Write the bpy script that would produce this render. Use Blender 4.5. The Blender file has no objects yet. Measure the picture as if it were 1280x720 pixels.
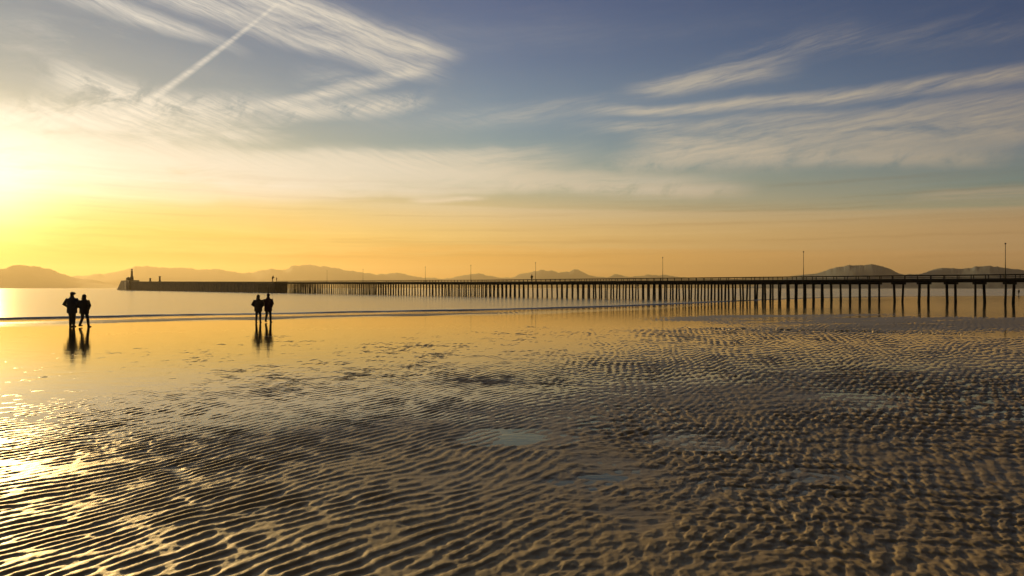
import bpy, bmesh, math, random
import numpy as np
from mathutils import Vector, Matrix, Quaternion

C = bpy.context.scene.collection
sc = bpy.context.scene
R = math.radians
PI = math.pi
random.seed(7)

# ------------------------------------------------------------------ helpers
def tag(o, label=None, cat=None, group=None, kind=None):
    if label: o['label'] = label
    if cat: o['category'] = cat
    if group: o['group'] = group
    if kind: o['kind'] = kind
    return o

def link(name, me, mat=None, parent=None):
    o = bpy.data.objects.new(name, me)
    C.objects.link(o)
    if mat is not None and me is not None:
        me.materials.clear(); me.materials.append(mat)
    if parent is not None:
        o.parent = parent
    return o

def empty(name, loc=(0, 0, 0), rz=0.0):
    o = bpy.data.objects.new(name, None)
    C.objects.link(o)
    o.location = loc
    o.rotation_euler = (0, 0, rz)
    o.empty_display_size = 0.3
    return o

def bm_mesh(name, bm, smooth=False):
    me = bpy.data.meshes.new(name)
    bmesh.ops.recalc_face_normals(bm, faces=bm.faces[:])
    bm.to_mesh(me); bm.free()
    if smooth:
        me.polygons.foreach_set('use_smooth', [True] * len(me.polygons))
    return me

def grid_mesh(name, P, smooth=True, attrs=None):
    """P: (rows, cols, 3) numpy -> quad grid mesh"""
    n, m, _ = P.shape
    me = bpy.data.meshes.new(name)
    co = P.reshape(-1, 3).astype(np.float32)
    idx = np.arange(n * m).reshape(n, m)
    q = np.stack([idx[:-1, :-1], idx[:-1, 1:], idx[1:, 1:], idx[1:, :-1]], -1).reshape(-1, 4)
    # make the faces look up
    a, b, c = co[q[0, 0]], co[q[0, 1]], co[q[0, 2]]
    if np.cross(b - a, c - a)[2] < 0:
        q = q[:, ::-1]
    nf = len(q)
    me.vertices.add(len(co)); me.vertices.foreach_set('co', co.ravel())
    me.loops.add(nf * 4); me.loops.foreach_set('vertex_index', np.ascontiguousarray(q, dtype=np.int32).ravel())
    me.polygons.add(nf)
    me.polygons.foreach_set('loop_start', np.arange(0, nf * 4, 4, dtype=np.int32))
    me.update(calc_edges=True)
    if smooth:
        me.polygons.foreach_set('use_smooth', np.ones(nf, dtype=bool))
    for k, v in (attrs or {}).items():
        at = me.attributes.new(k, 'FLOAT', 'POINT')
        at.data.foreach_set('value', v.astype(np.float32).ravel())
    me.validate()
    return me

def add_box(bm, lo, hi, mat=None):
    r = bmesh.ops.create_cube(bm, size=1.0)
    vs = r['verts']
    lo = Vector(lo); hi = Vector(hi)
    for v in vs:
        v.co = Vector([lo[i] + (v.co[i] + .5) * (hi[i] - lo[i]) for i in range(3)])
        if mat is not None: v.co = mat @ v.co
    return vs

def add_tube(bm, pts, radii, n=12, squash=None):
    """closed tube through pts; radii: number or (rx, ry)"""
    pts = [Vector(p) for p in pts]
    rings = []
    up = Vector((0, 1, 0))
    for i, p in enumerate(pts):
        d = (pts[min(i + 1, len(pts) - 1)] - pts[max(i - 1, 0)])
        d.normalize()
        a = up - d * up.dot(d)
        if a.length < .05:
            a = Vector((1, 0, 0)) - d * d.x
        a.normalize()
        b = d.cross(a)
        r = radii[i]
        rb, ra = (r, r) if not isinstance(r, tuple) else r
        rings.append([bm.verts.new(p + a * (ra * math.cos(t)) + b * (rb * math.sin(t)))
                      for t in [2 * PI * k / n for k in range(n)]])
    for i in range(len(rings) - 1):
        for k in range(n):
            bm.faces.new((rings[i][k], rings[i][(k + 1) % n], rings[i + 1][(k + 1) % n], rings[i + 1][k]))
    bm.faces.new(rings[0][::-1]); bm.faces.new(rings[-1])

def add_ball(bm, c, r, u=16, v=12):
    res = bmesh.ops.create_uvsphere(bm, u_segments=u, v_segments=v, radius=1.0)
    r = r if isinstance(r, tuple) else (r, r, r)
    for w in res['verts']:
        w.co = Vector((c[0] + w.co.x * r[0], c[1] + w.co.y * r[1], c[2] + w.co.z * r[2]))

def remeshed(name, bm, voxel=.014, smooth=3):
    """fuse overlapping shapes into ONE continuous surface"""
    me = bm_mesh(name + '_raw', bm)
    o = bpy.data.objects.new('tmp', me); C.objects.link(o)
    m = o.modifiers.new('r', 'REMESH'); m.mode = 'VOXEL'; m.voxel_size = voxel; m.use_smooth_shade = True
    s = o.modifiers.new('s', 'SMOOTH'); s.iterations = smooth; s.factor = .5
    dg = bpy.context.evaluated_depsgraph_get()
    out = bpy.data.meshes.new_from_object(o.evaluated_get(dg))
    out.name = name
    bpy.data.objects.remove(o); bpy.data.meshes.remove(me)
    out.polygons.foreach_set('use_smooth', [True] * len(out.polygons))
    return out

# ---- numpy value noise
def _hash(ix, iy, seed):
    h = (ix.astype(np.int64) * 374761393 + iy.astype(np.int64) * 668265263 + seed * 1442695041) & 0xFFFFFFFF
    h = ((h ^ (h >> 13)) * 1274126177) & 0xFFFFFFFF
    h = ((h ^ (h >> 16)) * 2246822519) & 0xFFFFFFFF
    return ((h ^ (h >> 15)) & 0xFFFFFF) / float(0xFFFFFF) * 2 - 1

def vnoise(x, y, seed=0):
    ix = np.floor(x); iy = np.floor(y)
    fx = x - ix; fy = y - iy
    fx = fx * fx * fx * (fx * (fx * 6 - 15) + 10); fy = fy * fy * fy * (fy * (fy * 6 - 15) + 10)
    a = _hash(ix, iy, seed); b = _hash(ix + 1, iy, seed); c = _hash(ix, iy + 1, seed); d = _hash(ix + 1, iy + 1, seed)
    return (a * (1 - fx) + b * fx) * (1 - fy) + (c * (1 - fx) + d * fx) * fy

def fbm(x, y, seed=0, oct=4, gain=.5):
    s = 0; a = 1.0; t = 0
    for k in range(oct):
        s = s + a * vnoise(x * 2 ** k + 17.3 * k, y * 2 ** k - 9.1 * k, seed + k); t += a; a *= gain
    return s / t

def sstep(a, b, x):
    t = np.clip((x - a) / (b - a), 0, 1)
    return t * t * (3 - 2 * t)

# ---- node helpers
def lin(c):
    return tuple(((v / 255.) / 12.92 if v / 255. <= .04045 else ((v / 255. + .055) / 1.055) ** 2.4) for v in c)

class V:
    """a float socket that writes Math nodes when it is calculated with"""
    nt = None
    def __init__(s, sock): s.s = sock
    @staticmethod
    def op(o, *a, clamp=False):
        n = V.nt.nodes.new('ShaderNodeMath'); n.operation = o; n.use_clamp = clamp
        for i, x in enumerate(a):
            if isinstance(x, V): V.nt.links.new(x.s, n.inputs[i])
            else: n.inputs[i].default_value = x
        return V(n.outputs[0])
    def __add__(s, o): return V.op('ADD', s, o)
    __radd__ = __add__
    def __sub__(s, o): return V.op('SUBTRACT', s, o)
    def __rsub__(s, o): return V.op('SUBTRACT', o, s)
    def __mul__(s, o): return V.op('MULTIPLY', s, o)
    __rmul__ = __mul__
    def __truediv__(s, o): return V.op('DIVIDE', s, o)
    def __pow__(s, o): return V.op('POWER', s, o)
    def abs(s): return V.op('ABSOLUTE', s)
    def exp(s): return V.op('EXPONENT', s)
    def sq(s): return V.op('MULTIPLY', s, s)
    def sat(s): return V.op('ADD', s, 0.0, clamp=True)

def vmap(x, a, b, c=0.0, d=1.0, smooth=True):
    n = V.nt.nodes.new('ShaderNodeMapRange')
    n.interpolation_type = 'SMOOTHSTEP' if smooth else 'LINEAR'
    V.nt.links.new(x.s, n.inputs['Value'])
    n.inputs['From Min'].default_value = a; n.inputs['From Max'].default_value = b
    n.inputs['To Min'].default_value = c; n.inputs['To Max'].default_value = d
    return V(n.outputs[0])

def vec(x, y, z=0.0):
    n = V.nt.nodes.new('ShaderNodeCombineXYZ')
    for i, k in enumerate((x, y, z)):
        if isinstance(k, V): V.nt.links.new(k.s, n.inputs[i])
        else: n.inputs[i].default_value = k
    return n.outputs[0]

def noise(vs, scale, detail=4, rough=.55, dist=0.0, lac=2.0):
    n = V.nt.nodes.new('ShaderNodeTexNoise')
    V.nt.links.new(vs, n.inputs['Vector'])
    n.inputs['Scale'].default_value = scale; n.inputs['Detail'].default_value = detail
    n.inputs['Roughness'].default_value = rough; n.inputs['Distortion'].default_value = dist
    return V(n.outputs[0])

def ramp(f, stops):
    n = V.nt.nodes.new('ShaderNodeValToRGB')
    V.nt.links.new(f.s, n.inputs[0])
    e = n.color_ramp.elements
    while len(e) < len(stops): e.new(.5)
    for i, (p, c) in enumerate(stops):
        e[i].position = p; e[i].color = (*c, 1)
    return n.outputs[0]

def cmix(f, a, b, mode='MIX'):
    n = V.nt.nodes.new('ShaderNodeMix'); n.data_type = 'RGBA'; n.blend_type = mode
    n.clamp_factor = True
    for sock, v in ((n.inputs[0], f), (n.inputs[6], a), (n.inputs[7], b)):
        if isinstance(v, V): V.nt.links.new(v.s, sock)
        elif isinstance(v, bpy.types.NodeSocket): V.nt.links.new(v, sock)
        elif isinstance(v, (int, float)): sock.default_value = v
        else: sock.default_value = (*v, 1)
    return n.outputs[2]

def material(name):
    m = bpy.data.materials.new(name); m.use_nodes = True
    nt = m.node_tree; V.nt = nt
    b = nt.nodes['Principled BSDF']
    return m, nt, b, nt.nodes['Material Output']

def bump(nt, h, strength, dist, target):
    n = nt.nodes.new('ShaderNodeBump')
    n.inputs['Distance'].default_value = dist
    if isinstance(strength, V): nt.links.new(strength.s, n.inputs['Strength'])
    else: n.inputs['Strength'].default_value = strength
    nt.links.new(h.s, n.inputs['Height'])
    for t in target: nt.links.new(n.outputs[0], t)
    return n

def obj_co(nt):
    return nt.nodes.new('ShaderNodeTexCoord').outputs['Object']

def sep(nt, s):
    n = nt.nodes.new('ShaderNodeSeparateXYZ'); nt.links.new(s, n.inputs[0])
    return V(n.outputs[0]), V(n.outputs[1]), V(n.outputs[2])

# ------------------------------------------------------------------ camera
CAM_Z = 2.0
cam = bpy.data.cameras.new('camera')
cam.lens = 24.0; cam.sensor_width = 36.0
cam.clip_start = .05; cam.clip_end = 120000
co = bpy.data.objects.new('camera', cam); C.objects.link(co)
co.location = (0, 0, CAM_Z); co.rotation_euler = (R(90), 0, 0)
sc.camera = co
F = 1280 * 24 / 36.0

# ------------------------------------------------------------------ light and sky
SUN_AZ, SUN_EL = -38.5, 6.3
S = Vector((math.sin(R(SUN_AZ)) * math.cos(R(SUN_EL)), math.cos(R(SUN_AZ)) * math.cos(R(SUN_EL)), math.sin(R(SUN_EL))))
sd = bpy.data.lights.new('sun', 'SUN'); sd.energy = 5.0; sd.angle = R(1.2); sd.color = (1.0, .66, .25)
so = bpy.data.objects.new('sun', sd); C.objects.link(so)
so.rotation_euler = S.to_track_quat('Z', 'Y').to_euler(); so.location = (-60, 80, 40)

w = bpy.data.worlds.new('World'); sc.world = w; w.use_nodes = True
w.cycles.sampling_method = 'MANUAL'; w.cycles.sample_map_resolution = 256
nt = w.node_tree; V.nt = nt
bg = nt.nodes['Background']
geo = nt.nodes.new('ShaderNodeTexCoord')
dx, dy, dz = sep(nt, geo.outputs['Generated'])
el = V.op('ARCSINE', V.op('MINIMUM', V.op('MAXIMUM', dz, -1.0), 1.0)) * (180 / PI)
az = V.op('ARCTAN2', dx, dy) * (180 / PI)
wz = V.op('WRAP', az - SUN_AZ, 180.0, -180.0)
away = wz.abs()                                     # degrees of azimuth away from the sun
GL = Vector((math.sin(R(SUN_AZ)) * math.cos(R(4.4)), math.cos(R(SUN_AZ)) * math.cos(R(4.4)), math.sin(R(4.4))))     # brightest haze lies a little under the veiled sun
cosang = dx * GL.x + dy * GL.y + dz * GL.z
ang = V.op('ARCCOSINE', V.op('MINIMUM', cosang, 1.0)) * (180 / PI)
ef = V.op('SQRT', V.op('MAXIMUM', el, 0.0) / 60.0)   # ramp coordinate, finer near the horizon
def el_ramp(st):
    return ramp(ef, [(min(1, math.sqrt(e / 60.0)), lin(c)) for e, c in st])
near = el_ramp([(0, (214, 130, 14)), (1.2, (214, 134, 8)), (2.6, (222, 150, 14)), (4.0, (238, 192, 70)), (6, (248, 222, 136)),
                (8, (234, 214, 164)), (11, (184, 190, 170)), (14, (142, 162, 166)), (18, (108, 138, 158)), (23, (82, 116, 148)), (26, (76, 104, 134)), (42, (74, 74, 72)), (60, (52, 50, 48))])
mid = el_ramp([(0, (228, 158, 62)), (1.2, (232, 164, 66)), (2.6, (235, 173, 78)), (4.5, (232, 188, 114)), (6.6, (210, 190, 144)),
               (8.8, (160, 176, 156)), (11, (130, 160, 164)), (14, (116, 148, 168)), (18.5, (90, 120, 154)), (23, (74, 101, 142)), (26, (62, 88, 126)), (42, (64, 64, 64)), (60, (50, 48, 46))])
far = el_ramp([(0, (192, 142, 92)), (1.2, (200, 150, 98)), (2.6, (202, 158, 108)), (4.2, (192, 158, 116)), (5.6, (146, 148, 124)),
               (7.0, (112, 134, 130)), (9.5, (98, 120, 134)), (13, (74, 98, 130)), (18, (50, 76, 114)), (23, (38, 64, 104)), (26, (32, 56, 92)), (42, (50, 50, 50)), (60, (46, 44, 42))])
back = el_ramp([(0, (82, 84, 86)), (4, (78, 78, 78)), (9, (58, 55, 52)), (20, (50, 46, 44)), (45, (44, 42, 42)), (60, (44, 42, 42))])  # rear sky and all high stops are unseen, toned to relight the sand
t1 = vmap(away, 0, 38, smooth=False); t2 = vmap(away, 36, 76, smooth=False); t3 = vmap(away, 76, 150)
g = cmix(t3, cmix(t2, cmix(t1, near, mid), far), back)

# --- cirrus: streaks given as segments in azimuth/elevation degrees, each broken up by stretched noise
def A(px, py):
    u, v = (px - 640) / F, (360 - py) / F
    return math.degrees(math.atan(u)), math.degrees(math.atan(v / math.hypot(1, u)))
def warpnoise():
    n1 = noise(vec(az, el), .16, 3)
    n2 = noise(vec(az + 40.0, el * 1.3), .16, 3)
    return n1 - .5, n2 - .5
w1, w2 = warpnoise()
aw, ew = az + w1 * 2.0, el + w2 * 1.0
def rotated(a, e, deg):
    c, s = math.cos(R(deg)), math.sin(R(deg))
    return a * c + e * s, e * c - a * s
def fibre(deg, sx, sy, seed, detail=9, rough=.70):
    u, v = rotated(aw, ew, deg)
    return noise(vec(u * sx + seed, v * sy, seed * .37), 1.0, detail, rough, .4)
F_fan = fibre(-20, .10, .95, 3.0)
F_rise = fibre(9, .075, .75, 11.0)
F_flat = fibre(0, .045, .62, 23.0)
F_soft = fibre(3, .10, .50, 37.0, 9, .66)
F_puff = fibre(15, .34, .60, 51.0, 9, .68)

def streak(p, q, w0, w1_, tex, lo, hi, amp, taper=2.5, crisp=0.0, warp=True):
    """soft band from pixel-direction p to q, half width in degrees w0 -> w1"""
    (a0, e0), (a1, e1) = A(*p), A(*q)
    L = math.hypot(a1 - a0, e1 - e0); deg = math.degrees(math.atan2(e1 - e0, a1 - a0))
    a_, e_ = (aw, ew) if warp else (az, el)
    u, v = rotated(a_ - a0, e_ - e0, deg)
    wid = vmap(u, 0, L, w0, w1_, smooth=False)
    prof = vmap((v / wid).abs(), 1.0, crisp)
    ends = vmap(u, -taper, taper) * vmap(u, L + taper, L - taper)
    m = prof * ends * amp
    if tex is not None: m = m * vmap(tex, lo, hi)
    return m

parts = [
    # fan of spread contrails, upper left
    streak((60, -25), (275, 55), 1.4, .7, F_fan, 0.22, 0.56, .70, 3.0),
    streak((200, -12), (535, 92), 1.35, 1.2, F_fan, 0.24, 0.54, .75, 3.0),
    streak((290, -25), (555, 68), 1.3, .9, F_fan, 0.24, 0.56, .75, 2.6),
    streak((170, -60), (545, 70), 3.4, 1.7, F_soft, .24, .62, .70, 3.0),
    streak((535, 86), (330, 132), .9, .7, F_flat, .24, .56, .75, 2.2),
    streak((525, 128), (345, 140), 1.1, 1.3, F_puff, 0.32, 0.56, .75, 2.4),
    streak((400, 100), (470, 118), 1.8, 1.5, F_soft, .34, .62, .5, 3.0),
    streak((362, -8), (140, 158), .18, .46, F_puff, 0.18, 0.46, .62, 2.5, 0.0, False),
    # wispy puffs, left
    streak((70, 92), (250, 150), 1.9, 1.9, F_puff, 0.34, 0.58, .80, 3.0),
    streak((-40, 150), (330, 132), 2.4, 1.5, F_puff, 0.31, 0.58, .80, 3.5),
    streak((-120, 175), (340, 165), 3.4, 1.8, F_soft, .30, .62, .80, 4.0),
    streak((-100, 60), (200, 40), 3.0, 2.5, F_soft, .45, .78, .30, 5.0),
    # broad veil, left to centre
    streak((-200, 215), (690, 206), 3.6, 2.4, F_soft, .24, .58, .85, 6.0, .25),
    streak((420, 200), (900, 230), 1.6, 1.1, F_flat, .32, .58, .75, 4.0),
    streak((600, 228), (915, 236), 1.3, 1.0, F_puff, 0.28, 0.54, .85, 3.0),
    streak((515, 250), (600, 248), .40, .34, F_puff, 0.36, 0.50, .9, 1.0),
    # faint high wisps, centre and right
    streak((820, 104), (1050, 44), 1.3, 1.7, F_rise, .34, .66, .40, 3.0),
    streak((560, 150), (780, 128), 1.4, 1.2, F_rise, .36, .66, .30, 3.5),
    streak((960, 60), (1330, 20), 1.2, 1.8, F_rise, .40, .70, .30, 4.0),
    # streaks on the right
    streak((800, 110), (970, 86), .9, 1.4, F_rise, 0.26, 0.54, .70, 2.6),
    streak((760, 140), (1340, 82), .65, 1.0, F_rise, 0.24, 0.52, .85, 3.0),
    streak((740, 160), (1350, 118), .8, 1.6, F_rise, 0.30, 0.58, .60, 3.5),
    streak((810, 184), (1370, 146), 1.7, 2.5, F_soft, .28, .62, .80, 3.5, .2),
    streak((830, 188), (1250, 196), 1.3, 1.0, F_puff, 0.26, 0.56, .75, 3.0),
    streak((760, 205), (1000, 190), 1.5, 2.0, F_puff, 0.30, 0.58, .6, 3.0),
    streak((1160, 246), (1370, 236), .7, 1.0, F_flat, .34, .58, .7, 2.5),
    # low stratus layers with a firm upper edge
    streak((480, 277), (1900, 269), 1.75, 1.6, None, 0, 1, .62, 8.0, .80, False),
    streak((60, 214), (640, 212), 2.4, 2.1, F_soft, .10, .45, .60, 5.0, .70),
    streak((-300, 258), (1600, 262), 1.3, 1.3, F_flat, .40, .62, .55, 6.0),
    streak((-300, 292), (1600, 284), 1.5, 1.5, F_flat, .42, .64, .50, 6.0),
]
# a thin veil over the whole sky, so that no part of it is an even gradient
veil = vmap(noise(vec(aw * .03, ew * .16, 2.0), 1.0, 8, .6), .45, .75) * .12 * vmap(el, 1.5, 5)
inv = 1.0 - veil
for p_ in parts: inv = inv * (1.0 - p_)
cov = 1.0 - inv
# fine hair-like fibres comb all of the high cloud
ha, he = rotated(aw, ew, 7)
hair1 = noise(vec(ha * .22, he * 3.4, 9.0), 1.0, 6, .72)
hb, hf = rotated(aw, ew, -18)
hair2 = noise(vec(hb * .22, hf * 3.4, 19.0), 1.0, 6, .72)
sidef = vmap(az, -6, 2)
hair = hair2 * (1.0 - sidef) + hair1 * sidef
cov = cov * (1.0 - (1.0 - vmap(hair, .34, .62)) * vmap(el, 8.5, 12.5) * vmap(ang, 4, 14) * .50)
cloudc = cmix(vmap(away, 36, 76, smooth=False), cmix(vmap(away, 4, 40, smooth=False), lin((255, 250, 236)), lin((226, 214, 190))), lin((180, 166, 146)))
cloudc_low = cmix(vmap(away, 36, 76, smooth=False), cmix(vmap(away, 4, 40, smooth=False), lin((254, 228, 122)), lin((234, 196, 124))), lin((188, 152, 106)))
cc = cmix(vmap(el, 4.0, 8.5), cloudc_low, cloudc)
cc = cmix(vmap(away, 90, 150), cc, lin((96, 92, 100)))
g = cmix(cov * .92, g, cc)
# fine layering of the low cloud
lay = noise(vec(az * .035 + w1 * .5, el * 1.7 + w2 * .6, 4.0), 1.0, 7, .62)
low = vmap(el, .4, 1.6) * vmap(el, 11.0, 6.0)
g = cmix(vmap(lay, .50, .68) * low * .55, g, cmix(1.0, g, (.80, .74, .70), 'MULTIPLY'))
g = cmix(vmap(lay, .48, .32) * low * .50, g, cmix(1.0, g, (1.10, 1.14, 1.25), 'MULTIPLY'))
# darker thin stratus bars low down
bars = (streak((20, 271), (110, 272), .22, .18, F_flat, .25, .5, .55, 1.5) + streak((400, 298), (520, 297), .14, .14, F_flat, .2, .5, .5, 2.0)
        + streak((-200, 324), (420, 326), .5, .3, F_flat, .42, .62, .5, 5.0) + streak((560, 296), (1500, 300), .5, .7, F_flat, .46, .64, .35, 5.0))
g = cmix(bars.sat() * .6, g, cmix(1.0, g, (.80, .66, .50), 'MULTIPLY'))
# the sun's aureole in thin cloud
glow = ((ang / 4.2).sq() * -1.0).exp() * .9 + (ang / 5.5 * -1.0).exp() * .45 * vmap(el, -1.0, 6.0, .35, 1.0)
n_ = nt.nodes.new('ShaderNodeVectorMath'); n_.operation = 'SCALE'
gc = cmix(vmap(el, 0.5, 8.0), (1.0, .54, .07), (1.0, .90, .62))
nt.links.new(gc, n_.inputs[0]); nt.links.new(glow.s, n_.inputs['Scale'])
g = cmix(1.0, g, n_.outputs[0], 'ADD')
sky = nt.nodes.new('ShaderNodeTexSky'); sky.sky_type = 'NISHITA'; sky.sun_disc = False
sky.sun_elevation = R(SUN_EL); sky.sun_rotation = R(SUN_AZ); sky.dust_density = 2.5; sky.air_density = 1.2
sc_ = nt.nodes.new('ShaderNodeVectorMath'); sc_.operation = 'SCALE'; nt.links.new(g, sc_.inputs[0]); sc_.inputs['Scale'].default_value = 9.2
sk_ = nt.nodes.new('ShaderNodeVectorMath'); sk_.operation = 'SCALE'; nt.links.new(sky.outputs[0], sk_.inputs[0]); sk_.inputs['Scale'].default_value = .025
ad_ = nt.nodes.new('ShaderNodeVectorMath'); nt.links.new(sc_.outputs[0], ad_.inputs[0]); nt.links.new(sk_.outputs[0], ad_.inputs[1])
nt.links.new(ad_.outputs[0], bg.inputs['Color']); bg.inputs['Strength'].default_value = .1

# ------------------------------------------------------------------ materials
def plain(name, col, rough=.7, var=.25, nscale=3.0, bumpd=.0, spec=.5):
    m, nt, b, out = material(name)
    oc = obj_co(nt)
    n = noise(oc, nscale, 6, .6)
    d = tuple(c * (1 - var) for c in col); l = tuple(c * (1 + var) for c in col)
    nt.links.new(cmix(vmap(n, .3, .7), d, l), b.inputs['Base Color'])
    b.inputs['Roughness'].default_value = rough
    b.inputs['Specular IOR Level'].default_value = spec
    if bumpd: bump(nt, noise(oc, nscale * 6, 4, .6), .6, bumpd, [b.inputs['Normal']])
    return m

def sand_material():
    m, nt, b, out = material('wet_sand')
    oc = obj_co(nt); x, y, z = sep(nt, oc)
    big = noise(oc, .35, 5, .6); med = noise(oc, 3.1, 6, .6); fine = noise(oc, 420.0, 3, .7)
    col = cmix(vmap(big, .3, .7), (.33, .245, .125), (.235, .180, .095))
    col = cmix(vmap(med, .35, .75) * .5, col, (.38, .29, .15))
    col = cmix(vmap(fine, .3, .7) * .35, col, (.07, .05, .03))
    # sand near the water line is soaked and darker, the crests have drained
    wet = vmap(z + (med - .5) * .012, .030, -.004)
    col = cmix(wet, col, cmix(1.0, col, (.56, .53, .47), 'MULTIPLY'))
    nt.links.new(col, b.inputs['Base Color'])
    nt.links.new((.58 - wet * .14).s, b.inputs['Roughness'])
    b.inputs['Specular IOR Level'].default_value = 1.0
    b.inputs['Specular Tint'].default_value = (1.0, .90, .68, 1); b.inputs['IOR'].default_value = 1.62
    nt.links.new((wet * .22 + .08).s, b.inputs['Coat Weight'])
    b.inputs['Coat Roughness'].default_value = .40
    b.inputs['Coat IOR'].default_value = 1.33
    h = noise(oc, 22.0, 7, .72) * .8 + noise(oc, 150.0, 4, .7) * .25 + fine * .2
    bump(nt, h, .75, .012, [b.inputs['Normal']])
    return m

def film_material():
    """thin clear sea water lying on the sand: Fresnel mirror over what lies below"""
    m, nt, b, out = material('tide_water')
    oc = obj_co(nt); x, y, z = sep(nt, oc)
    at = nt.nodes.new('ShaderNodeAttribute'); at.attribute_name = 'ruffle'; ruf = V(at.outputs['Fac'])
    tr = nt.nodes.new('ShaderNodeBsdfTransparent'); tr.inputs[0].default_value = (.93, .90, .82, 1)
    gl = nt.nodes.new('ShaderNodeBsdfGlossy'); gl.inputs['Color'].default_value = (1, .93, .76, 1)
    fr = nt.nodes.new('ShaderNodeFresnel'); fr.inputs['IOR'].default_value = 1.50
    mx = nt.nodes.new('ShaderNodeMixShader')
    nt.links.new((ruf * .10 + .055).s, gl.inputs['Roughness'])
    h = noise(vec(x * .8, y * 1.6), 1.3, 4, .55) + noise(vec(x, y * 1.3), 7.0, 3, .5) * .22
    bn = bump(nt, h, (ruf * .85 + .11).sat(), .05, [gl.inputs['Normal'], fr.inputs['Normal']])
    nt.links.new(fr.outputs[0], mx.inputs[0]); nt.links.new(tr.outputs[0], mx.inputs[1]); nt.links.new(gl.outputs[0], mx.inputs[2])
    nt.links.new(mx.outputs[0], out.inputs['Surface'])
    return m

def sea_material():
    m, nt, b, out = material('sea_water')
    oc = obj_co(nt); x, y, z = sep(nt, oc)
    b.inputs['Base Color'].default_value = (.020, .024, .024, 1)
    b.inputs['Roughness'].default_value = .16
    b.inputs['IOR'].default_value = 1.33
    h = noise(vec(x * .5, y), .55, 5, .6) + noise(vec(x * .6, y), 2.6, 3, .5) * .25
    big = noise(vec(x * .006, y * .03), 1.0, 4, .6)
    at = nt.nodes.new('ShaderNodeAttribute'); at.attribute_name = 'ruffle'; ruf = V(at.outputs['Fac'])
    bump(nt, h, vmap(big, .3, .7, .22, .55) + ruf * vmap(big, .25, .75, .5, 1.1), .16, [b.inputs['Normal']])
    return m

M = {}
M['sand'] = sand_material(); M['film'] = film_material(); M['sea'] = sea_material()
M['concrete'] = plain('dark_concrete', (.075, .064, .055), .85, .35, .8, .01)
M['timber'] = plain('tarred_timber', (.020, .017, .014), .8, .4, 2.2, .006)
M['pile'] = plain('weathered_pile', (.022, .018, .014), .75, .45, 1.7, .008)
_m = M['pile']; V.nt = _m.node_tree; _b = _m.node_tree.nodes['Principled BSDF']; _z = sep(_m.node_tree, obj_co(_m.node_tree))[2]
_src = _b.inputs['Base Color'].links[0].from_socket
_m.node_tree.links.new(cmix(vmap(_z + noise(obj_co(_m.node_tree), 2.5, 4) * .9, 1.75, 1.35), _src, (.017, .020, .010)), _b.inputs['Base Color'])
M['steel'] = plain('galvanised_steel', (.10, .10, .10), .5, .2, 6)
M['iron'] = plain('painted_iron', (.03, .03, .03), .5, .2, 4)
M['lantern'] = plain('beacon_paint', (.10, .085, .06), .6, .2, 1.0)
M['pale'] = plain('pale_paint', (.42, .37, .32), .7, .15, 1.0)
M['glass'] = plain('lamp_glass', (.35, .36, .36), .15, .05, 3)
M['rock'] = plain('armour_stone', (.07, .062, .055), .9, .4, .6, .03)
M['skin'] = plain('skin', (.36, .22, .16), .55, .08, 8)
M['hair'] = plain('dark_hair', (.022, .016, .012), .6, .3, 30)
M['hair_grey'] = plain('grey_hair', (.10, .09, .085), .6, .3, 30)
M['coat_navy'] = plain('navy_cloth', (.045, .050, .070), .85, .2, 12)
M['coat_black'] = plain('black_cloth', (.034, .031, .030), .85, .2, 12)
M['coat_brown'] = plain('brown_cloth', (.085, .058, .040), .85, .2, 12)
M['coat_red'] = plain('maroon_cloth', (.090, .036, .032), .85, .2, 12)
M['denim'] = plain('dark_denim', (.05, .057, .078), .85, .2, 14)
M['grey_cloth'] = plain('charcoal_cloth', (.06, .057, .054), .85, .2, 14)
M['boot'] = plain('dark_rubber', (.015, .014, .013), .45, .2, 9)

# ------------------------------------------------------------------ shoreline, sand, water
SH = np.array([(-75, 58), (-60, 56), (-36.9, 54.6), (-18.8, 55.8), (-2.9, 61.2), (6, 70), (12.5, 83), (18, 106), (22.8, 140), (26.6, 172), (31, 196), (36.8, 214), (50, 290), (75, 420)], float)
def shore_r(azd):
    return np.interp(azd, SH[:, 0], SH[:, 1])
def shore_s(azd):                                   # smoothed
    return sum(shore_r(azd + k) for k in (-3, -2, -1, 0, 1, 2, 3)) / 7

EDGE = np.array([(-70, 16), (-37, 19), (-25, 20), (-15, 21), (-6, 22.5), (0, 24), (8, 26), (16, 28), (25, 30), (37, 33), (70, 40)], float)

def rows_between(segs):
    r = [segs[0][0]]
    for a, b, q in segs:
        n = max(1, int(round(math.log(b / a) / q)))
        r += list(a * (b / a) ** (np.arange(1, n + 1) / n))
    return np.array(r)

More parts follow.
